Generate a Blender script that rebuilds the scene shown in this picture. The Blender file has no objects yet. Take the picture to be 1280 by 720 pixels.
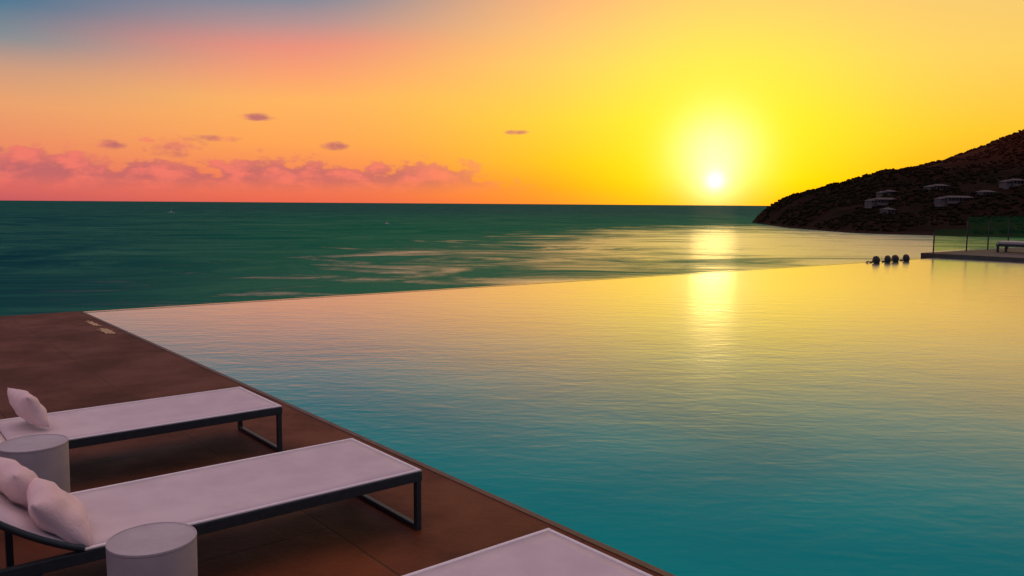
import bpy, bmesh, math, random
from mathutils import Vector, Matrix, noise
random.seed(7)
sc = bpy.context.scene
sc.view_settings.view_transform = 'Standard'
sc.view_settings.look = 'None'
sc.view_settings.exposure = 0

# ---------------------------------------------------------------- helpers
def lin(c):
    o = []
    for v in c:
        v /= 255.0
        o.append(v/12.92 if v <= 0.04045 else ((v+0.055)/1.055)**2.4)
    return (o[0], o[1], o[2], 1.0)

class NT:
    def __init__(s, tree): s.t = tree; s.n = tree.nodes; s.l = tree.links
    def new(s, typ, **kw):
        n = s.n.new(typ)
        for k, v in kw.items(): setattr(n, k, v)
        return n
    def put(s, sock, v):
        if isinstance(v, bpy.types.NodeSocket): s.l.new(v, sock)
        else: sock.default_value = v
    def math(s, op, a, b=0.0, c=0.0, clamp=False):
        n = s.new('ShaderNodeMath', operation=op); n.use_clamp = clamp
        s.put(n.inputs[0], a); s.put(n.inputs[1], b); s.put(n.inputs[2], c)
        return n.outputs[0]
    def smooth(s, v, a, b, lo=0.0, hi=1.0):
        n = s.new('ShaderNodeMapRange', interpolation_type='SMOOTHSTEP')
        s.put(n.inputs[0], v); n.inputs[1].default_value = a; n.inputs[2].default_value = b
        n.inputs[3].default_value = lo; n.inputs[4].default_value = hi
        return n.outputs[0]
    def mix(s, f, a, b, typ='MIX'):
        n = s.new('ShaderNodeMix', data_type='RGBA', blend_type=typ)
        s.put(n.inputs[0], f); s.put(n.inputs[6], a); s.put(n.inputs[7], b)
        return n.outputs[2]
    def ramp(s, f, stops, interp='LINEAR'):
        n = s.new('ShaderNodeValToRGB'); n.color_ramp.interpolation = interp
        el = n.color_ramp.elements
        while len(el) < len(stops): el.new(0.5)
        for e, (p, c) in zip(el, stops): e.position = p; e.color = c
        s.put(n.inputs[0], f); return n.outputs[0]
    def noise(s, vec, scale, detail=4, rough=0.5, dist=0.0):
        n = s.new('ShaderNodeTexNoise'); s.l.new(vec, n.inputs['Vector'])
        n.inputs['Scale'].default_value = scale; n.inputs['Detail'].default_value = detail
        n.inputs['Roughness'].default_value = rough; n.inputs['Distortion'].default_value = dist
        return n.outputs['Fac']
    def mapping(s, vec, rot=(0,0,0), scale=(1,1,1), loc=(0,0,0)):
        n = s.new('ShaderNodeMapping'); s.l.new(vec, n.inputs[0])
        n.inputs['Location'].default_value = loc; n.inputs['Rotation'].default_value = rot
        n.inputs['Scale'].default_value = scale; return n.outputs[0]

def material(name):
    m = bpy.data.materials.new(name); m.use_nodes = True
    nt = NT(m.node_tree); b = m.node_tree.nodes['Principled BSDF']
    return m, nt, b

def coords(nt, kind='Object'):
    return nt.new('ShaderNodeTexCoord').outputs[kind]

def simple(name, c1, c2, rough=0.6, scale=20, bump=0.0, metallic=0.0, bscale=None):
    m, nt, b = material(name)
    co = coords(nt)
    f = nt.noise(co, scale, 3, 0.6)
    nt.l.new(nt.mix(nt.smooth(f, 0.3, 0.7), c1, c2), b.inputs['Base Color'])
    b.inputs['Roughness'].default_value = rough
    b.inputs['Metallic'].default_value = metallic
    if bump:
        bp = nt.new('ShaderNodeBump'); bp.inputs['Strength'].default_value = bump
        bp.inputs['Distance'].default_value = 0.01
        nt.l.new(nt.noise(co, bscale or scale*4, 2), bp.inputs['Height'])
        nt.l.new(bp.outputs[0], b.inputs['Normal'])
    return m

def mesh_obj(name, bm, mat=None, parent=None, smooth=False):
    me = bpy.data.meshes.new(name); bm.to_mesh(me); bm.free()
    if smooth:
        for p in me.polygons: p.use_smooth = True
    o = bpy.data.objects.new(name, me); sc.collection.objects.link(o)
    if mat:
        me.materials.append(mat)
    if parent: o.parent = parent
    return o

def empty(name, loc=(0,0,0), rz=0.0):
    o = bpy.data.objects.new(name, None); sc.collection.objects.link(o)
    o.location = loc; o.rotation_euler = (0, 0, rz); o.empty_display_size = 0.2
    return o

def add_box(bm, x0, x1, y0, y1, z0, z1):
    vs = [bm.verts.new(p) for p in ((x0,y0,z0),(x1,y0,z0),(x1,y1,z0),(x0,y1,z0),(x0,y0,z1),(x1,y0,z1),(x1,y1,z1),(x0,y1,z1))]
    for f in ((0,3,2,1),(4,5,6,7),(0,1,5,4),(1,2,6,5),(2,3,7,6),(3,0,4,7)):
        bm.faces.new([vs[i] for i in f])
    return vs

def add_prism(bm, pts, z0, z1):
    lo = [bm.verts.new((p[0], p[1], z0)) for p in pts]; hi = [bm.verts.new((p[0], p[1], z1)) for p in pts]
    bm.faces.new(list(reversed(lo))); bm.faces.new(hi)
    n = len(pts)
    for i in range(n): bm.faces.new((lo[i], lo[(i+1)%n], hi[(i+1)%n], hi[i]))
    bmesh.ops.recalc_face_normals(bm, faces=bm.faces)

def bevel(o, w=0.004, seg=2):
    m = o.modifiers.new('bevel', 'BEVEL'); m.width = w; m.segments = seg; m.limit_method = 'ANGLE'
    return o

# ---------------------------------------------------------------- camera
H = 1.6
cam_d = bpy.data.cameras.new('camera'); cam = bpy.data.objects.new('camera', cam_d)
sc.collection.objects.link(cam); sc.camera = cam
cam_d.sensor_width = 36.0; cam_d.lens = 36.0*1030/1280; cam_d.clip_end = 80000; cam_d.clip_start = 0.05
pitch = math.radians(5.85); roll = math.radians(0.4)
cam.matrix_world = Matrix.Translation((0,0,H)) @ Matrix.Rotation(math.pi/2 - pitch, 4, 'X') @ Matrix.Rotation(roll, 4, 'Z')

# ---------------------------------------------------------------- sun + sky
sun_az, sun_el = 0.239, 0.028
S = Vector((math.sin(sun_az)*math.cos(sun_el), math.cos(sun_az)*math.cos(sun_el), math.sin(sun_el)))
ld = bpy.data.lights.new('sun', 'SUN'); ld.energy = 0.03; ld.angle = math.radians(3); ld.color = (1.0, 0.68, 0.20)
lo = bpy.data.objects.new('sun', ld); sc.collection.objects.link(lo)
lo.rotation_euler = S.to_track_quat('Z', 'Y').to_euler(); lo.location = (10, 40, 20)

w = bpy.data.worlds.new('World'); sc.world = w; w.use_nodes = True
w.cycles.sampling_method = 'MANUAL'; w.cycles.sample_map_resolution = 512
nt = NT(w.node_tree)
for n in list(nt.n): nt.n.remove(n)
gen = nt.new('ShaderNodeTexCoord').outputs['Generated']
sep = nt.new('ShaderNodeSeparateXYZ'); nt.l.new(gen, sep.inputs[0])
X, Y, Z = sep.outputs
az = nt.math('ARCTAN2', X, Y)
el = nt.math('ARCSINE', Z)
nz = nt.noise(gen, 3.0, 1, 0.5)
elw = nt.math('ADD', el, nt.math('MULTIPLY', nt.math('SUBTRACT', nz, 0.5), 0.02))
elw = nt.math('MAXIMUM', elw, 0.0)
T5 = (0.5, lin((26,100,118))); T8 = (0.78, lin((90,112,140))); Zn = (1.0, lin((252,204,212)))
rL = nt.ramp(elw, [(0,lin((192,88,96))),(.02,lin((222,104,98))),(.055,lin((234,134,98))),(.10,lin((232,158,108))),(.135,lin((200,152,126))),(.165,lin((122,138,146))),(.20,lin((56,114,144))),(.25,lin((22,92,140))),T5,T8,Zn])
rM = nt.ramp(elw, [(0,lin((232,102,80))),(.03,lin((240,122,86))),(.07,lin((250,160,82))),(.12,lin((252,176,92))),(.15,lin((248,158,108))),(.18,lin((232,142,122))),(.205,lin((180,142,142))),(.24,lin((96,130,152))),T5,T8,Zn])
rC = nt.ramp(elw, [(0,lin((246,132,44))),(.02,lin((252,150,28))),(.05,lin((255,184,14))),(.10,lin((255,202,52))),(.16,lin((254,200,92))),(.20,lin((252,188,110))),(.24,lin((248,174,118))),(.29,lin((236,156,122))),(.37,lin((150,140,142))),T5,T8,Zn])
rS = nt.ramp(elw, [(0,lin((255,168,0))),(.03,lin((255,204,0))),(.10,lin((255,216,30))),(.16,lin((254,214,72))),(.21,lin((252,204,96))),(.27,lin((248,186,112))),(.33,lin((232,164,122))),(.41,lin((140,140,144))),T5,T8,Zn])
rR = nt.ramp(elw, [(0,lin((234,126,36))),(.03,lin((246,158,18))),(.08,lin((250,194,40))),(.16,lin((248,204,92))),(.25,lin((242,196,116))),(.32,lin((224,166,126))),(.40,lin((130,138,146))),T5,T8,Zn])
rB = nt.ramp(elw, [(0,lin((84,66,92))),(.1,lin((108,84,110))),(.3,lin((76,92,124))),T8,Zn])
c = nt.mix(nt.smooth(az, -0.60, -0.24), rL, rM)
c = nt.mix(nt.smooth(az, -0.26, 0.10), c, rC)
c = nt.mix(nt.smooth(az, 0.02, 0.24), c, rS)
c = nt.mix(nt.smooth(az, 0.26, 0.55), c, rR)
c = nt.mix(nt.smooth(Y, 0.55, -0.2), c, rB)
# clouds, in direction space
comb = nt.new('ShaderNodeCombineXYZ'); nt.l.new(az, comb.inputs[0]); nt.l.new(el, comb.inputs[1])
cv = comb.outputs[0]
cn = nt.noise(nt.mapping(cv, scale=(1,2.0,1)), 26, 4, 0.58)
cbig = nt.noise(nt.mapping(cv, scale=(1,0.2,1), loc=(5.1,0,0)), 9, 1)
top = nt.math('ADD', nt.smooth(az, -.14, .08, .048, .012), nt.math('MULTIPLY', nt.math('SUBTRACT', cbig, 0.5), 0.07))
top = nt.math('ADD', top, nt.math('MULTIPLY', nt.math('SUBTRACT', cn, 0.5), 0.10))
bank = nt.smooth(nt.math('SUBTRACT', top, el), -0.004, 0.009)
bank = nt.math('MULTIPLY', bank, nt.smooth(az, 0.10, -0.14))
bank = nt.math('MULTIPLY', bank, nt.smooth(el, 0.006, 0.034))
def puff(a, e, wa, we):
    dx = nt.math('DIVIDE', nt.math('SUBTRACT', az, a), wa); dy = nt.math('DIVIDE', nt.math('SUBTRACT', el, e), we)
    d = nt.math('ADD', nt.math('MULTIPLY', dx, dx), nt.math('MULTIPLY', dy, dy))
    d = nt.math('ADD', d, nt.math('MULTIPLY', nt.math('SUBTRACT', cn, 0.5), 5.0))
    return nt.smooth(d, 1.4, -.6)
pf = None
for a, e, wa, we in ((-.300,.096,.022,.004),(-.335,.071,.022,.004),(-.385,.063,.028,.012),(.004,.085,.015,.003),(-.21,.066,.016,.005),(-.45,.060,.016,.005),(-.58,.050,.04,.005)):
    p = puff(a, e, wa, we)
    pf = p if pf is None else nt.math('MAXIMUM', pf, p)
cm = nt.math('MAXIMUM', nt.math('MULTIPLY', bank, 0.8), nt.math('MULTIPLY', pf, 0.85))
ccol = nt.mix(nt.smooth(cn, 0.40, 0.66), lin((178,92,106)), lin((238,114,108)))
c = nt.mix(cm, c, ccol)
# glow around the sun
vm = nt.new('ShaderNodeVectorMath', operation='DOT_PRODUCT'); nt.l.new(gen, vm.inputs[0]); vm.inputs[1].default_value = S
d = nt.math('ARCCOSINE', nt.math('MINIMUM', vm.outputs['Value'], 0.9999999))
def gauss(dd, s):
    q = nt.math('DIVIDE', dd, s)
    return nt.math('EXPONENT', nt.math('MULTIPLY', nt.math('MULTIPLY', q, q), -1.0))
S2 = Vector((math.sin(sun_az)*math.cos(.060), math.cos(sun_az)*math.cos(.060), math.sin(.060)))
vm2 = nt.new('ShaderNodeVectorMath', operation='DOT_PRODUCT'); nt.l.new(gen, vm2.inputs[0]); vm2.inputs[1].default_value = S2
d2 = nt.math('ARCCOSINE', nt.math('MINIMUM', vm2.outputs['Value'], 0.9999999))
def addc(c, f, col):
    return nt.mix(1.0, c, nt.mix(f, (0,0,0,1), col), 'ADD')
c = addc(c, gauss(d2, .16), (0.10,0.20,0.0,1))
c = addc(c, gauss(d2, .045), (0.3,0.34,0.44,1))
c = addc(c, gauss(d, .024), (0.4,0.42,0.26,1))
c = addc(c, gauss(d, .010), (0.6,0.6,0.7,1))
bg = nt.new('ShaderNodeBackground'); nt.l.new(c, bg.inputs[0]); bg.inputs[1].default_value = 1.0
sky = nt.new('ShaderNodeTexSky', sky_type='NISHITA'); sky.sun_disc = False
sky.sun_elevation = sun_el; sky.sun_rotation = sun_az
bg2 = nt.new('ShaderNodeBackground'); nt.l.new(sky.outputs[0], bg2.inputs[0]); bg2.inputs[1].default_value = 0.01
ad = nt.new('ShaderNodeAddShader'); nt.l.new(bg.outputs[0], ad.inputs[0]); nt.l.new(bg2.outputs[0], ad.inputs[1])
out = nt.new('ShaderNodeOutputWorld'); nt.l.new(ad.outputs[0], out.inputs[0])

# ---------------------------------------------------------------- frame of the terrace
A = Vector((-6.18, 11.80)); B = Vector((13.48, 25.94))
e1 = Vector((.636, -.772)).normalized()      # along the pool side, toward the viewer
e2 = Vector((e1.y, -e1.x))                    # away from the pool
ab = (B - A).normalized()
ang_e1 = math.atan2(e1.y, e1.x)

# ---------------------------------------------------------------- sea
SEA = -20.0
m_sea, nt, b = material('sea_water')
nt.n.remove(b)
co = coords(nt)
rt = math.radians(-12)
swell = nt.noise(nt.mapping(co, rot=(0,0,rt), scale=(.5,1,1)), 0.05, 4, 0.62, 0.6)
chop = nt.noise(nt.mapping(co, rot=(0,0,rt*2), scale=(.7,1,1)), 0.45, 2, 0.6)
wind = nt.noise(nt.mapping(co, rot=(0,0,math.radians(-25)), scale=(.6,1,1)), 0.016, 6, 0.70, 1.6)
hgt = nt.math('ADD', nt.math('MULTIPLY', swell, 1.6), nt.math('MULTIPLY', chop, 0.4))
bp = nt.new('ShaderNodeBump'); bp.inputs['Strength'].default_value = 0.4; bp.inputs['Distance'].default_value = 0.7
nt.l.new(hgt, bp.inputs['Height'])
# golden sun sheen by the headland, put in as a patch of extra gloss
sx = nt.new('ShaderNodeSeparateXYZ'); nt.l.new(co, sx.inputs[0])
xr = nt.math('SUBTRACT', sx.outputs[0], nt.math('MULTIPLY', nt.math('SUBTRACT', sx.outputs[1], 500), .28))
bx = nt.math('DIVIDE', nt.math('SUBTRACT', xr, 185), 155.0); by = nt.math('DIVIDE', nt.math('SUBTRACT', sx.outputs[1], 480), 330.0)
bd = nt.math('SQRT', nt.math('ADD', nt.math('MULTIPLY', bx, bx), nt.math('MULTIPLY', by, by)))
bd = nt.math('ADD', bd, nt.math('MULTIPLY', nt.math('SUBTRACT', wind, .5), 3.4))
sheen_patch = nt.smooth(bd, 1.4, .25)
dif = nt.new('ShaderNodeBsdfDiffuse')
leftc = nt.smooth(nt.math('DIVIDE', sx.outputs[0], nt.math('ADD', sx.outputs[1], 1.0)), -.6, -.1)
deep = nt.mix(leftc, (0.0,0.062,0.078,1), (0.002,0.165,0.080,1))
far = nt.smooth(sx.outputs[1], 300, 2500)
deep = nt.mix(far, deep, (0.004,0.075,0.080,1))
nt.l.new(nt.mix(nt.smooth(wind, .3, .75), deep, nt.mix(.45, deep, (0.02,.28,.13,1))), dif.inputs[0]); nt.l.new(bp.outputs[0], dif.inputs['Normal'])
gl = nt.new('ShaderNodeBsdfGlossy', distribution='MULTI_GGX'); gl.inputs['Roughness'].default_value = 0.27; nt.l.new(bp.outputs[0], gl.inputs['Normal'])
gl.inputs['Color'].default_value = (1,1,1,1)
gfac = nt.math('ADD', nt.smooth(wind, .35, .7, .01, .045), nt.math('MULTIPLY', sheen_patch, .82), clamp=True)
ms = nt.new('ShaderNodeMixShader'); nt.l.new(gfac, ms.inputs[0])
nt.l.new(dif.outputs[0], ms.inputs[1]); nt.l.new(gl.outputs[0], ms.inputs[2])
nt.l.new(ms.outputs[0], nt.n['Material Output'].inputs[0])
bm = bmesh.new()
vs = [bm.verts.new(p) for p in ((-40000,-2000,SEA),(40000,-2000,SEA),(40000,45000,SEA),(-40000,45000,SEA))]
bm.faces.new(vs)
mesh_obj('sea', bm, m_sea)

# ---------------------------------------------------------------- headland
def interp(x, pts):
    if x <= pts[0][0]: return pts[0][1]
    for (a, va), (b_, vb) in zip(pts, pts[1:]):
        if x <= b_: return va + (vb-va)*(x-a)/(b_-a)
    return pts[-1][1]
shoreX = [(560,420),(606,318),(662,270),(794,266),(900,280),(1040,300),(1100,330),(1200,420)]
sideH = [(-20,-4),(0,0),(10,14),(25,25),(45,34),(100,49),(140,61),(185,69),(225,78),(260,92),(305,110),(450,165),(800,230)]
shoreY = [(260,640),(318,602),(420,565),(600,520),(1200,430)]
def hill_h(x, y):
    s = x - interp(y, shoreX) if y > 606 else x - interp(606, shoreX) + 60
    h = interp(s, sideH)
    t = (y - interp(x, shoreY))/360.0
    g = max(-0.05, min(1.0, t))
    g = g**0.8 if g > 0 else g
    if y > 960: g *= max(-.05, 1 - ((y-960)/260.0)**2)
    n = noise.fractal(Vector((x*.012, y*.012, 3.1)), 1.0, 2.0, 5)
    n2 = noise.fractal(Vector((x*.06, y*.06, 9.1)), 1.0, 2.0, 3)
    return h*g + (n*6 + n2*1.6)*min(1, max(0, h*g/14))
bm = bmesh.new()
nx, ny = 200, 150
xs = [240 + (i/nx)**1.4*1000 for i in range(nx+1)]; ys = [480 + j/ny*760 for j in range(ny+1)]
g = [[bm.verts.new((x, y, SEA - 0.6 + hill_h(x, y))) for y in ys] for x in xs]
for i in range(nx):
    for j in range(ny): bm.faces.new((g[i][j], g[i+1][j], g[i+1][j+1], g[i][j+1]))
m_hill, nt, b = material('dry_scrub_ground')
co = coords(nt)
f = nt.noise(co, .05, 5, .65)
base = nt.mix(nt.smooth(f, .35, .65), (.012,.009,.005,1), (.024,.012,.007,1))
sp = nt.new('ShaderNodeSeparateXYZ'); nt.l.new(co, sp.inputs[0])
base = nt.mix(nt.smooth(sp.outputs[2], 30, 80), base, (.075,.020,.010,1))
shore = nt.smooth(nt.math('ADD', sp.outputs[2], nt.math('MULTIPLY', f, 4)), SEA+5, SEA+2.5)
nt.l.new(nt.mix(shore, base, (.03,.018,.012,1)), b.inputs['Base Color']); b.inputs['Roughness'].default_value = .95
b.inputs['Specular IOR Level'].default_value = .03
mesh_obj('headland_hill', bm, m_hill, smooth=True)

# scrub and trees on the headland: one object
m_fol, nt, b = material('headland_foliage')
cof = coords(nt)
gi = nt.noise(cof, .09, 4, .7)
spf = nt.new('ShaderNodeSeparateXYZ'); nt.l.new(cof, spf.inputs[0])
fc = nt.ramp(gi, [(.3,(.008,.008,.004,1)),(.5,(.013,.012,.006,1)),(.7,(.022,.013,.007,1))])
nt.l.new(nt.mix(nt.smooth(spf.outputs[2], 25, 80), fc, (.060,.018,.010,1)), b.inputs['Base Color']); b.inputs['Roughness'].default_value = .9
b.inputs['Specular IOR Level'].default_value = .03
ico = bmesh.new(); bmesh.ops.create_icosphere(ico, subdivisions=1, radius=1)
iv = [v.co.copy() for v in ico.verts]; iface = [[v.index for v in f.verts] for f in ico.faces]; ico.free()
verts, faces = [], []
cnt = 0
while cnt < 9000:
    x = random.uniform(262, 760); y = random.uniform(585, 1010)
    h = hill_h(x, y)
    if h < 2.5: continue
    if noise.noise(Vector((x*.02, y*.02, 1))) < -0.28: continue
    cnt += 1
    r = random.uniform(.8, 2.3); b0 = len(verts)
    for v in iv:
        k = r*random.uniform(.65, 1.25)
        verts.append((x + v.x*k*1.15, y + v.y*k*1.15, SEA - .6 + h + r*.25 + v.z*k*.8))
    for f in iface: faces.append([b0+i for i in f])
me = bpy.data.meshes.new('headland_trees'); me.from_pydata(verts, [], faces); me.materials.append(m_fol)
sc.collection.objects.link(bpy.data.objects.new('headland_trees', me))

# villas on the hill
m_vw = simple('villa_render', (.19,.16,.15,1), (.12,.10,.09,1), .8, .3)
m_vr = simple('villa_roof', (.06,.05,.045,1), (.10,.08,.07,1), .8, .5)
m_vg, nt, b = material('villa_glass'); b.inputs['Roughness'].default_value = .3
nt.l.new(nt.mix(nt.noise(coords(nt), .8), (.01,.015,.02,1), (.04,.045,.05,1)), b.inputs['Base Color'])
def villa(x, y, rz, L, storeys, wings=1):
    p = empty('hillside_villa', (x, y, SEA - .6 + hill_h(x, y) + .2), rz)
    W = 9.0; hh = 3.1*storeys
    bw = bmesh.new(); br = bmesh.new(); bg_ = bmesh.new()
    blocks = [(-L/2, L/2, 0, W, hh)]
    if wings: blocks.append((-L/2-6, -L/2-.05, 2, W+1, hh*.62))
    if wings > 1: blocks.append((L/2+.05, L/2+9, 1, W, hh*.55))
    for (x0,x1,y0,y1,h) in blocks:
        add_box(bw, x0, x1, y0, y1, -5, h)
        ov = .7
        a = [br.verts.new(q) for q in ((x0-ov,y0-ov,h+.02),(x1+ov,y0-ov,h+.02),(x1+ov,y1+ov,h+.02),(x0-ov,y1+ov,h+.02))]
        ym = (y0+y1)/2; ins = min(3.5, (x1-x0)/2.3)
        r1 = br.verts.new((x0+ins, ym, h+1.7)); r2 = br.verts.new((x1-ins, ym, h+1.7))
        br.faces.new((a[3],a[2],a[1],a[0])); br.faces.new((a[0],a[1],r2,r1)); br.faces.new((a[1],a[2],r2)); br.faces.new((a[2],a[3],r1,r2)); br.faces.new((a[3],a[0],r1))
        ns = max(1, int(h/3.0)); nw = max(2, int((x1-x0)/3.6)); st = (x1-x0)/nw
        for s_ in range(ns):
            for k in range(nw):
                cx = x0 + st*(k+.5)
                add_box(bg_, cx-st*.33, cx+st*.33, y0-.06, y0+.2, s_*3.0+.5, s_*3.0+2.5)
    add_box(bw, -L/2-1, L/2+1, -3.2, -.1, -2.2, -.1)
    for k in range(int(L/4)+1): add_box(bw, -L/2+k*4-.15, -L/2+k*4+.15, -3, -2.7, -.05, 2.9)
    add_box(bw, -L/2-.5, L/2+.5, -3.1, -.75, 2.92, 3.15)
    mesh_obj('walls', bw, m_vw, p); mesh_obj('roof', br, m_vr, p); mesh_obj('windows', bg_, m_vg, p)
for a in ((343,756,.35,24,1,2),(392,724,.3,28,1,1),(402,775,.4,16,1,1),(372,812,.3,10,1,1),(420,730,.25,14,1,0),
          (455,745,.3,14,1,1),(330,720,.4,9,1,0)):
    villa(*a)

# ---------------------------------------------------------------- pool
def P(o, u, v): return (o.x + e1.x*u + ab.x*v, o.y + e1.y*u + ab.y*v)
Wd = (B - A).length
WL = -0.012
m_pool, nt, b = material('pool_water')
nt.n.remove(b)
co = coords(nt)
r1 = nt.noise(nt.mapping(co, rot=(0,0,.25), scale=(.55,1.3,1)), 3.0, 2, .55, .4)
r2 = nt.noise(nt.mapping(co, rot=(0,0,-.2), scale=(.7,1.2,1)), 10.0, 2, .5)
big = nt.noise(co, .5, 1)
calm = nt.noise(nt.mapping(co, rot=(0,0,.3), scale=(.4,1,1)), .45, 2, .5)
hgt = nt.math('ADD', nt.math('MULTIPLY', r1, .7), nt.math('MULTIPLY', r2, .34))
bp = nt.new('ShaderNodeBump'); bp.inputs['Distance'].default_value = .02
nt.l.new(nt.smooth(calm, .3, .7, .12, .38), bp.inputs['Strength'])
nt.l.new(hgt, bp.inputs['Height'])
bp2 = nt.new('ShaderNodeBump'); bp2.inputs['Distance'].default_value = .02; bp2.inputs['Strength'].default_value = .7
nt.l.new(hgt, bp2.inputs['Height'])
fr = nt.new('ShaderNodeFresnel'); fr.inputs[0].default_value = 1.5
frb = nt.new('ShaderNodeFresnel'); frb.inputs[0].default_value = 1.5; nt.l.new(bp2.outputs[0], frb.inputs[1])
fm = nt.math('ADD', nt.math('MULTIPLY', fr.outputs[0], .65), nt.math('MULTIPLY', frb.outputs[0], .35))
fac = nt.smooth(fm, .14, .62, .02, .95)
dif = nt.new('ShaderNodeBsdfDiffuse'); nt.l.new(nt.mix(nt.smooth(big,.3,.7), (.0,.33,.32,1), (.0,.42,.38,1)), dif.inputs[0])
nt.l.new(bp2.outputs[0], dif.inputs['Normal'])
gl = nt.new('ShaderNodeBsdfGlossy', distribution='MULTI_GGX'); gl.inputs['Roughness'].default_value = .20; gl.inputs[0].default_value = (1,.97,1,1)
nt.l.new(bp.outputs[0], gl.inputs['Normal'])
ms = nt.new('ShaderNodeMixShader'); nt.l.new(fac, ms.inputs[0]); nt.l.new(dif.outputs[0], ms.inputs[1]); nt.l.new(gl.outputs[0], ms.inputs[2])
nt.l.new(ms.outputs[0], nt.n['Material Output'].inputs[0])
bm = bmesh.new()
q = [P(A,0,0), P(A,26,0), P(A,26,Wd), P(A,0,Wd)]
bm.faces.new([bm.verts.new((p[0],p[1],WL)) for p in q])
mesh_obj('pool_water', bm, m_pool)
m_wet = simple('wet_stone', (.34,.30,.28,1), (.24,.21,.20,1), .12, 6, .1)
m_stone = simple('terrace_stone', (.07,.05,.04,1), (.10,.07,.055,1), .7, 3, .3)
bm = bmesh.new()
q = [P(A,-.12,-.0), P(A,26,0), P(A,26,Wd), P(A,-.12,Wd)]
add_prism(bm, q, -3.2, WL-.006)
basin = mesh_obj('infinity_pool_wall', bm, m_stone)
bm = bmesh.new()
add_prism(bm, [P(A,-.11,.0), P(A,-.005,.0), P(A,-.005,Wd), P(A,-.11,Wd)], WL-.004, WL+.004)
mesh_obj('overflow_rim', bm, m_wet, basin)

# ---------------------------------------------------------------- deck
m_deck, nt, b = material('deck_paving')
co = coords(nt)
mp = nt.mapping(co, rot=(0,0,-ang_e1))
bt = nt.new('ShaderNodeTexBrick'); nt.l.new(mp, bt.inputs[0])
bt.offset = .5; bt.inputs['Scale'].default_value = 1.0; bt.inputs['Brick Width'].default_value = 1.8; bt.inputs['Row Height'].default_value = .9
bt.inputs['Mortar Size'].default_value = .007; bt.inputs['Mortar Smooth'].default_value = .3
bt.inputs['Color1'].default_value = (.125,.034,.013,1); bt.inputs['Color2'].default_value = (.175,.050,.017,1); bt.inputs['Mortar'].default_value = (.05,.02,.012,1)
n1 = nt.noise(co, 1.3, 5, .65); n2 = nt.noise(co, 30, 3, .6)
cc = nt.mix(nt.math('MULTIPLY', nt.smooth(n1, .38, .66), .7), bt.outputs[0], (.045,.018,.010,1))
cc = nt.mix(nt.math('MULTIPLY', n2, .3), cc, (.18,.07,.03,1))
nt.l.new(cc, b.inputs['Base Color'])
nt.l.new(nt.smooth(n1, .3, .7, .5, .7), b.inputs['Roughness'])
b.inputs['Specular IOR Level'].default_value = .15
bp = nt.new('ShaderNodeBump'); bp.inputs['Strength'].default_value = .35; bp.inputs['Distance'].default_value = .006
nt.l.new(nt.math('SUBTRACT', n2, nt.math('MULTIPLY', bt.outputs['Fac'], 1.0)), bp.inputs['Height']); nt.l.new(bp.outputs[0], b.inputs['Normal'])
bm = bmesh.new()
q = [P(A,-.12,-.003), P(A,26,-.003), P(A,26,-16), P(A,-.12,-16)]
add_prism(bm, q, -3.2, 0)
mesh_obj('deck', bm, m_deck)
bm = bmesh.new()
add_prism(bm, [P(A,0,-.045), P(A,26,-.045), P(A,26,-.006), P(A,0,-.006)], -.02, .004)
mesh_obj('pool_coping', bm, simple('coping_stone', (.13,.06,.04,1), (.08,.04,.028,1), .45, 8))

# right-hand terrace
bm = bmesh.new()
add_prism(bm, [P(A,-.6,Wd+.003), P(A,26,Wd+.003), P(A,26,Wd+16), P(A,-.6,Wd+16)], -3.2, .12)
mesh_obj('terrace', bm, m_stone)

# ---------------------------------------------------------------- ground below (slope to the sea)
bm = bmesh.new()
def GP(u, v, z): p = P(A, u, v); return bm.verts.new((p[0], p[1], z))
rows = []
for k, (u, z) in enumerate(((27,-2.9),(-.2,-2.9),(-5,-5),(-14,-12),(-26,SEA-1.5))):
    rows.append([GP(u + (noise.noise(Vector((v*.1,k,0)))*3 if k > 1 else 0), v, z + (noise.noise(Vector((v*.13,k,5)))*1.0 if k > 1 else 0)) for v in range(-60, 110, 3)])
for r0, r1_ in zip(rows, rows[1:]):
    for i in range(len(r0)-1): bm.faces.new((r0[i], r0[i+1], r1_[i+1], r1_[i]))
mesh_obj('rocky_ground', bm, simple('coastal_rock', (.10,.08,.06,1), (.04,.05,.02,1), .9, .6, .5))

# ---------------------------------------------------------------- loungers
m_fab, nt, b = material('lounger_mesh_fabric')
co = coords(nt)
wv = nt.new('ShaderNodeTexWave'); nt.l.new(co, wv.inputs[0]); wv.inputs['Scale'].default_value = 160; wv.bands_direction = 'X'
wv2 = nt.new('ShaderNodeTexWave'); nt.l.new(co, wv2.inputs[0]); wv2.inputs['Scale'].default_value = 160; wv2.bands_direction = 'Y'
wf = nt.math('MULTIPLY', wv.outputs['Fac'], wv2.outputs['Fac'])
cl = nt.noise(co, 3.5, 3, .6)
nt.l.new(nt.mix(nt.smooth(cl,.3,.7), (.74,.66,.67,1), (.65,.57,.59,1)), b.inputs['Base Color']); b.inputs['Roughness'].default_value = .8
b.inputs['Specular IOR Level'].default_value = .2
bp = nt.new('ShaderNodeBump'); bp.inputs['Strength'].default_value = .3; bp.inputs['Distance'].default_value = .002
nt.l.new(wf, bp.inputs['Height']); nt.l.new(bp.outputs[0], b.inputs['Normal'])
m_piping = simple('fabric_border', (.84,.82,.82,1), (.78,.76,.76,1), .7, 30)
m_metal = simple('dark_powder_coated_metal', (.018,.032,.036,1), (.028,.044,.048,1), .35, 30, .05)
m_pil = simple('pillow_fabric', (.86,.68,.66,1), (.78,.60,.59,1), .9, 6, .25, bscale=90)

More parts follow.
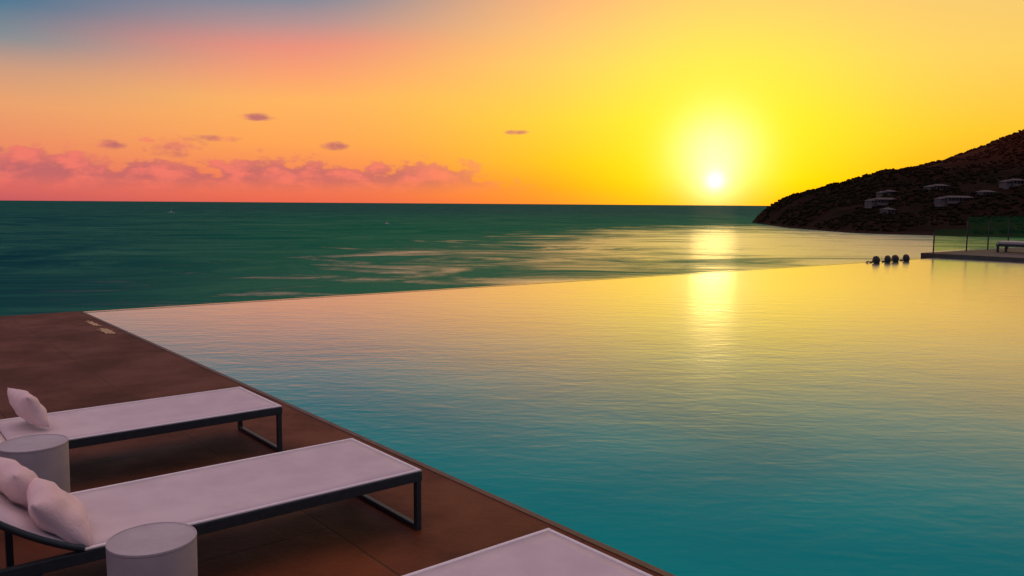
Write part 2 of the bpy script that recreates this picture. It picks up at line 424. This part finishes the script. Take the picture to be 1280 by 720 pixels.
def pillow_mesh(name, w, h, t, mat, parent, mtx):
    bm = bmesh.new(); n = 22
    for side in (1, -1):
        gr = []
        for i in range(n+1):
            row = []
            for j in range(n+1):
                a = i/n*2-1; c_ = j/n*2-1
                k = (1-abs(a)**3.4)**.6*(1-abs(c_)**3.4)**.6
                px = a*w/2*(1-.10*(1-abs(c_)**1.5)*abs(a)); py = c_*h/2*(1-.10*(1-abs(a)**1.5)*abs(c_))
                wr = noise.noise(Vector((a*1.8+side, c_*1.8, w*9)))*.016*k + noise.noise(Vector((a*5+side, c_*3, w*5)))*.007*k
                row.append(bm.verts.new((px, py, side*(t/2*k + .001) + wr)))
            gr.append(row)
        for i in range(n):
            for j in range(n):
                f = (gr[i][j], gr[i+1][j], gr[i+1][j+1], gr[i][j+1])
                bm.faces.new(f if side > 0 else f[::-1])
    bmesh.ops.remove_doubles(bm, verts=bm.verts, dist=.0025)
    o = mesh_obj(name, bm, mat, parent, True); o.matrix_local = mtx
    return o

LW, LH, LL, HINGE = .70, .30, 2.02, 1.50
def lounger(px, py, pillows):
    """local x runs from the foot (0) to the head; y across"""
    rz = math.atan2(e2.y, e2.x)
    p = empty('sun_lounger', (px, py, 0), rz)
    s = -1.0
    def Yv(v): return s*v
    def box(bm, x0, x1, y0, y1, z0, z1):
        a, c_ = sorted((Yv(y0), Yv(y1))); add_box(bm, x0, x1, a, c_, z0, z1)
    T = .032
    bm = bmesh.new()
    box(bm, 0, HINGE+.45, 0, T, LH-.052, LH-.006); box(bm, 0, HINGE+.45, LW-T, LW, LH-.052, LH-.006)
    box(bm, .001, T, T, LW-T, LH-.050, LH-.008); box(bm, HINGE+.42, HINGE+.449, T, LW-T, LH-.050, LH-.008)
    box(bm, .75, .775, T, LW-T, LH-.048, LH-.018); box(bm, HINGE-.03, HINGE-.005, T, LW-T, LH-.048, LH-.018)
    bevel(mesh_obj('frame', bm, m_metal, p), .003)
    bm = bmesh.new()
    for x0 in (.004, HINGE+.14):
        for y0 in (0.002, LW-T-.002): box(bm, x0, x0+T-.004, y0, y0+T-.002, 0.0, LH-.053)
        box(bm, x0+.001, x0+T-.006, T, LW-T, 0.001, .026)
    bevel(mesh_obj('legs', bm, m_metal, p), .003)
    bm = bmesh.new(); nx_, ny_ = 30, 10; gr = []
    for i in range(nx_+1):
        row = []
        for j in range(ny_+1):
            u = i/nx_; v = j/ny_
            x = .022 + u*(HINGE-.03); y = .022 + v*(LW-.044)
            z = LH - .001 - .012*math.sin(math.pi*u)*math.sin(math.pi*v)
            row.append(bm.verts.new((x, Yv(y), z)))
        gr.append(row)
    for i in range(nx_):
        for j in range(ny_): bm.faces.new((gr[i][j], gr[i][j+1], gr[i+1][j+1], gr[i+1][j]))
    bmesh.ops.recalc_face_normals(bm, faces=bm.faces)
    o = mesh_obj('bed_fabric', bm, m_fab, p, True)
    sm = o.modifiers.new('s', 'SOLIDIFY'); sm.thickness = .006; sm.offset = 0
    bm = bmesh.new()
    box(bm, .002, HINGE, .002, .021, LH-.005, LH+.005); box(bm, .002, HINGE, LW-.021, LW-.002, LH-.005, LH+.005); box(bm, .003, .021, .0215, LW-.0215, LH-.005, LH+.005)
    bevel(mesh_obj('border', bm, m_piping, p), .004)
    ang = math.radians(38); BL = .60
    def back(t):
        return HINGE + t*BL*math.cos(ang*(.85+.1*t)), LH + .002 + BL*t*math.sin(ang*(.55+.45*t))
    bm = bmesh.new(); gr = []
    for i in range(15):
        x, z = back(i/14); gr.append([bm.verts.new((x, Yv(.02 + j/6*(LW-.04)), z)) for j in range(7)])
    for i in range(14):
        for j in range(6): bm.faces.new((gr[i][j], gr[i][j+1], gr[i+1][j+1], gr[i+1][j]))
    bmesh.ops.recalc_face_normals(bm, faces=bm.faces)
    o = mesh_obj('backrest_fabric', bm, m_fab, p, True); sm = o.modifiers.new('s', 'SOLIDIFY'); sm.thickness = .006; sm.offset = 0
    cu = bpy.data.curves.new('backrest_frame', 'CURVE'); cu.dimensions = '3D'; cu.bevel_depth = .013; cu.bevel_resolution = 3
    pts = [(*back(i/14), .012) for i in range(15)] + [(*back(1.0), LW-.012)] + [(*back(i/14), LW-.012) for i in range(13, -1, -1)]
    sp_ = cu.splines.new('POLY'); sp_.points.add(len(pts)-1)
    for k, (x, z, y) in enumerate(pts): sp_.points[k].co = (x, Yv(y), z, 1)
    cu.materials.append(m_metal); o = bpy.data.objects.new('backrest_frame', cu); sc.collection.objects.link(o); o.parent = p
    bx, bz = back(.7)
    bm = bmesh.new(); add_box(bm, -.008, .008, -(LW-.06)/2, (LW-.06)/2, -.008, .008)
    o = mesh_obj('strut', bm, m_metal, p); o.location = (bx+.01, Yv(LW/2), bz-.03)
    for (yy, xo, zo, tilt, ww, hh_, tt, rzz) in pillows:
        M_ = Matrix.Translation((HINGE+xo, Yv(yy), LH+zo)) @ Matrix.Rotation(rzz, 4, 'Z') @ Matrix.Rotation(-tilt, 4, 'Y') @ Matrix.Rotation(math.pi/2, 4, 'Z')
        pillow_mesh('pillow', ww, hh_, tt, m_pil, p, M_)
    return p
base = Vector((-.432, 3.915))
for k in (-1, 0, 1):
    q = base + e1*1.622*k
    if k == -1: pl = [(.42, -.15, .118, math.radians(62), .34, .22, .10, .15)]
    elif k == 0: pl = [(.20, .045, .100, math.radians(48), .37, .28, .12, -.12), (.49, .12, .135, math.radians(54), .38, .28, .12, .15)]
    else: pl = [(.35, .10, .13, math.radians(50), .40, .28, .12, 0)]
    lounger(q.x, q.y, pl)

# ---------------------------------------------------------------- drum side tables
m_tab = simple('side_table_finish', (.54,.50,.50,1), (.44,.40,.41,1), .6, 5, .15)
def drum(x, y, r, h):
    p = empty('drum_side_table', (x, y, 0))
    n = 64
    def lathe(bm, prof):
        rings = []
        for (rr, z) in prof:
            if rr < 1e-6: rings.append([bm.verts.new((0,0,z))])
            else: rings.append([bm.verts.new((rr*math.cos(2*math.pi*i/n), rr*math.sin(2*math.pi*i/n), z)) for i in range(n)])
        for a, c_ in zip(rings, rings[1:]):
            for i in range(n):
                j = (i+1) % n
                if len(a) == 1: bm.faces.new((a[0], c_[j], c_[i]))
                elif len(c_) == 1: bm.faces.new((a[i], a[j], c_[0]))
                else: bm.faces.new((a[i], a[j], c_[j], c_[i]))
    bm = bmesh.new(); lathe(bm, [(0,0),(r*.95,0),(r*.965,.010),(r*.985,h-.012),(0,h-.012)])
    o = mesh_obj('drum_body', bm, m_tab, p, True); o.modifiers.new('e', 'EDGE_SPLIT')
    bm = bmesh.new(); lathe(bm, [(0,h-.011),(r*.988,h-.011),(r*.994,h-.006),(r*.985,h-.001),(r*.96,h),(r*.945,h-.004),(0,h-.004)])
    o = mesh_obj('top_tray', bm, m_tab, p, True); o.modifiers.new('e', 'EDGE_SPLIT')
drum(-1.284, 2.846, .152, .40)
drum(-2.381, 4.003, .158, .40)

# ---------------------------------------------------------------- puddles
m_pud, nt, b = material('puddle_water'); b.inputs['Roughness'].default_value = .15
nt.l.new(nt.mix(nt.noise(coords(nt), 5), (.05,.025,.018,1), (.03,.018,.012,1)), b.inputs['Base Color'])
b.inputs['IOR'].default_value = 1.33
bp = nt.new('ShaderNodeBump'); bp.inputs['Strength'].default_value = .2; nt.l.new(nt.noise(coords(nt), 6), bp.inputs['Height']); nt.l.new(bp.outputs[0], b.inputs['Normal'])
def puddle(u, v, ru, rv, seed):
    bm = bmesh.new(); vs = []
    for i in range(48):
        a = 2*math.pi*i/48; k = 1 + 1.1*noise.noise(Vector((math.cos(a)*2.2, math.sin(a)*2.2, seed)))
        p = P(A, u + ru*k*math.cos(a), v + rv*k*math.sin(a)); vs.append(bm.verts.new((p[0], p[1], .004)))
    bm.faces.new(vs); bmesh.ops.recalc_face_normals(bm, faces=bm.faces)
    mesh_obj('puddle', bm, m_pud)
puddle(1.35, -.18, .26, .035, 1); puddle(2.15, -.20, .26, .06, 4)

# ---------------------------------------------------------------- glass railing on right terrace
m_gl, nt, b = material('green_glass')
nt.n.remove(b)
tr = nt.new('ShaderNodeBsdfTransparent'); nt.l.new(nt.mix(nt.noise(coords(nt), 1.5, 1), (.58,.84,.42,1), (.68,.90,.50,1)), tr.inputs[0])
gg = nt.new('ShaderNodeBsdfGlossy'); gg.inputs['Roughness'].default_value = .03; gg.inputs[0].default_value = (.8,.95,.8,1)
fr = nt.new('ShaderNodeFresnel'); fr.inputs[0].default_value = 1.45
ms = nt.new('ShaderNodeMixShader'); nt.l.new(fr.outputs[0], ms.inputs[0]); nt.l.new(tr.outputs[0], ms.inputs[1]); nt.l.new(gg.outputs[0], ms.inputs[2])
nt.l.new(ms.outputs[0], nt.n['Material Output'].inputs[0])
def rail(o, u0, v0, du, dv, n, pw, h, zb):
    p = empty('glass_railing')
    bg_ = bmesh.new(); bp_ = bmesh.new()
    for k in range(n):
        a = P(o, u0+du*k*pw, v0+dv*k*pw); c_ = P(o, u0+du*((k+1)*pw-.06), v0+dv*((k+1)*pw-.06))
        dirv = Vector((c_[0]-a[0], c_[1]-a[1])).normalized()
        bg_.faces.new([bg_.verts.new(t_) for t_ in ((a[0],a[1],zb+.06),(c_[0],c_[1],zb+.06),(c_[0],c_[1],zb+h),(a[0],a[1],zb+h))])
        m_ = Vector(a) - dirv*.03
        add_prism(bp_, [(m_.x-.016,m_.y-.016),(m_.x+.016,m_.y-.016),(m_.x+.016,m_.y+.016),(m_.x-.016,m_.y+.016)], zb, zb+h*.9)
    mesh_obj('glass_panels', bg_, m_gl, p); mesh_obj('posts', bp_, m_metal, p)
rail(A, -.35, Wd+.3, 0, 1, 1, 2.1, .75, .12)
rail(A, -.35, Wd+2.45, 0, 1, 4, 1.5, 1.15, .12)

# low daybed on the far terrace
m_ch = simple('weathered_white_frame', (.45,.43,.41,1), (.36,.34,.32,1), .6, 10)
q = P(A, .5, Wd+2.6); p = empty('terrace_daybed', (q[0], q[1], .12), ang_e1)
bm = bmesh.new(); add_box(bm, 0, 1.9, 0, .75, .26, .36)
bevel(mesh_obj('mattress', bm, m_ch, p), .03, 3)
bm = bmesh.new(); add_box(bm, -.02, 1.92, -.02, .77, .20, .257)
for x in (0, 1.84):
    for y in (0, .69): add_box(bm, x, x+.06, y, y+.06, 0, .199)
mesh_obj('bed_frame', bm, m_metal, p)
pillow_mesh('bolster', .6, .3, .14, m_ch, p, Matrix.Translation((1.6, .37, .46)) @ Matrix.Rotation(-.9, 4, 'Y') @ Matrix.Rotation(math.pi/2, 4, 'Z'))

# ---------------------------------------------------------------- two small sailing boats far out
m_hull = simple('boat_gelcoat', (.8,.78,.76,1), (.7,.68,.66,1), .4, 2)
def boat(x, y, L, rz):
    p = empty('sailing_boat', (x, y, SEA), rz)
    bm = bmesh.new(); prof = [(-.5,.13),(-.3,.17),(0,.18),(.25,.13),(.42,.05),(.5,.004)]
    rows = []
    for t, wd in prof:
        rows.append([bm.verts.new((t*L, s_*wd*L*k, z)) for s_, k, z in ((-1,1,.11*L),(-1,.6,-.02*L),(1,.6,-.02*L),(1,1,.11*L))])
    for a, c_ in zip(rows, rows[1:]):
        for i in range(4): bm.faces.new((a[i], a[(i+1)%4], c_[(i+1)%4], c_[i]))
    bm.faces.new(rows[0]); bm.faces.new(rows[-1][::-1])
    add_box(bm, -.25*L, .12*L, -.09*L, .09*L, .11*L+.01, .2*L)
    bmesh.ops.recalc_face_normals(bm, faces=bm.faces)
    mesh_obj('hull', bm, m_hull, p)
    bm = bmesh.new(); bmesh.ops.create_cone(bm, cap_ends=True, segments=8, radius1=.012*L, radius2=.006*L, depth=.8*L, matrix=Matrix.Translation((.05*L,0,.5*L)))
    mesh_obj('mast', bm, m_hull, p)
boat(-625, 1515, 12, .4); boat(-126, 830, 7, -.3)

# ---------------------------------------------------------------- bathers at the far edge
m_skin = simple('skin', (.22,.11,.07,1), (.18,.085,.055,1), .5, 12)
m_hair = simple('dark_hair', (.02,.013,.01,1), (.035,.022,.015,1), .55, 40, .4)
def bather(t, turn, lean):
    q = P(A, .36, t); rz = math.atan2(ab.y, ab.x) + turn
    p = empty('bather', (q[0], q[1], WL - .30), rz)     # local +y faces out over the edge
    sk = [((0,0,-.55),.13),((0,0,-.3),.115),((0,.02,.0),.13),((0,.03,.17),.10),((0,.03,.235),.05),((0,.04,.29),.05),
          ((.10,.03,.165),.07),((.18,.04,.14),.058),((.23,.17,.02),.045),((.24,.24,.25),.038),((.12,.28,.32),.030),((.03,.28,.325),.025),
          ((-.10,.03,.165),.07),((-.18,.04,.14),.058),((-.23,.17,.02),.045),((-.24,.24,.25),.038),((-.12,.28,.335),.030),((-.03,.28,.345),.025)]
    ed = [(0,1),(1,2),(2,3),(3,4),(4,5),(3,6),(6,7),(7,8),(8,9),(9,10),(10,11),(3,12),(12,13),(13,14),(14,15),(15,16),(16,17)]
    me = bpy.data.meshes.new('body'); me.from_pydata([s_[0] for s_ in sk], ed, [])
    o = bpy.data.objects.new('body', me); sc.collection.objects.link(o); o.parent = p; me.materials.append(m_skin)
    o.modifiers.new('skin', 'SKIN')
    for i, s_ in enumerate(sk): me.skin_vertices[0].data[i].radius = (s_[1], s_[1]*.8 if i < 4 else s_[1])
    me.skin_vertices[0].data[0].use_root = True
    ss = o.modifiers.new('sub', 'SUBSURF'); ss.levels = 2; ss.render_levels = 2
    bm = bmesh.new(); bmesh.ops.create_uvsphere(bm, u_segments=24, v_segments=18, radius=1)
    for v in bm.verts:
        x, y, z = v.co
        k = 1 - .16*max(0, -z)
        X_, Y_, Z_ = x*.076*k, y*.096*k, z*.115
        if y > .75 and abs(x) < .25 and -.45 < z < .15: Y_ += .018*(1-abs(x)/.25)
        if y > .6 and abs(abs(x)-.4) < .15 and abs(z) < .12: Y_ -= .006
        v.co = (X_, Y_, Z_)
    hd = mesh_obj('head', bm, m_skin, p, True); hd.location = (0, .055 + lean*.03, .385); hd.rotation_euler = (-.1*lean, 0, turn)
    bm = bmesh.new(); bmesh.ops.create_uvsphere(bm, u_segments=24, v_segments=18, radius=1)
    for v in list(bm.verts):
        if v.co.y > .35 and v.co.z < .45: bm.verts.remove(v)
    for v in bm.verts:
        x, y, z = v.co; n_ = 1 + .05*noise.noise(v.co*5)
        v.co = (x*.084*n_, y*.104*n_ - .004, (z*.122 if z > 0 else z*.15)*n_)
    hr = mesh_obj('hair', bm, m_hair, p, True); hr.location = (0, .055 + lean*.03, .388); hr.rotation_euler = (-.1*lean, 0, turn)
for t, tu, le in ((20.1,.1,1),(20.62,-.2,0),(21.1,.15,1),(21.65,-.05,.5)):
    bather(t, tu, le)
print('done')
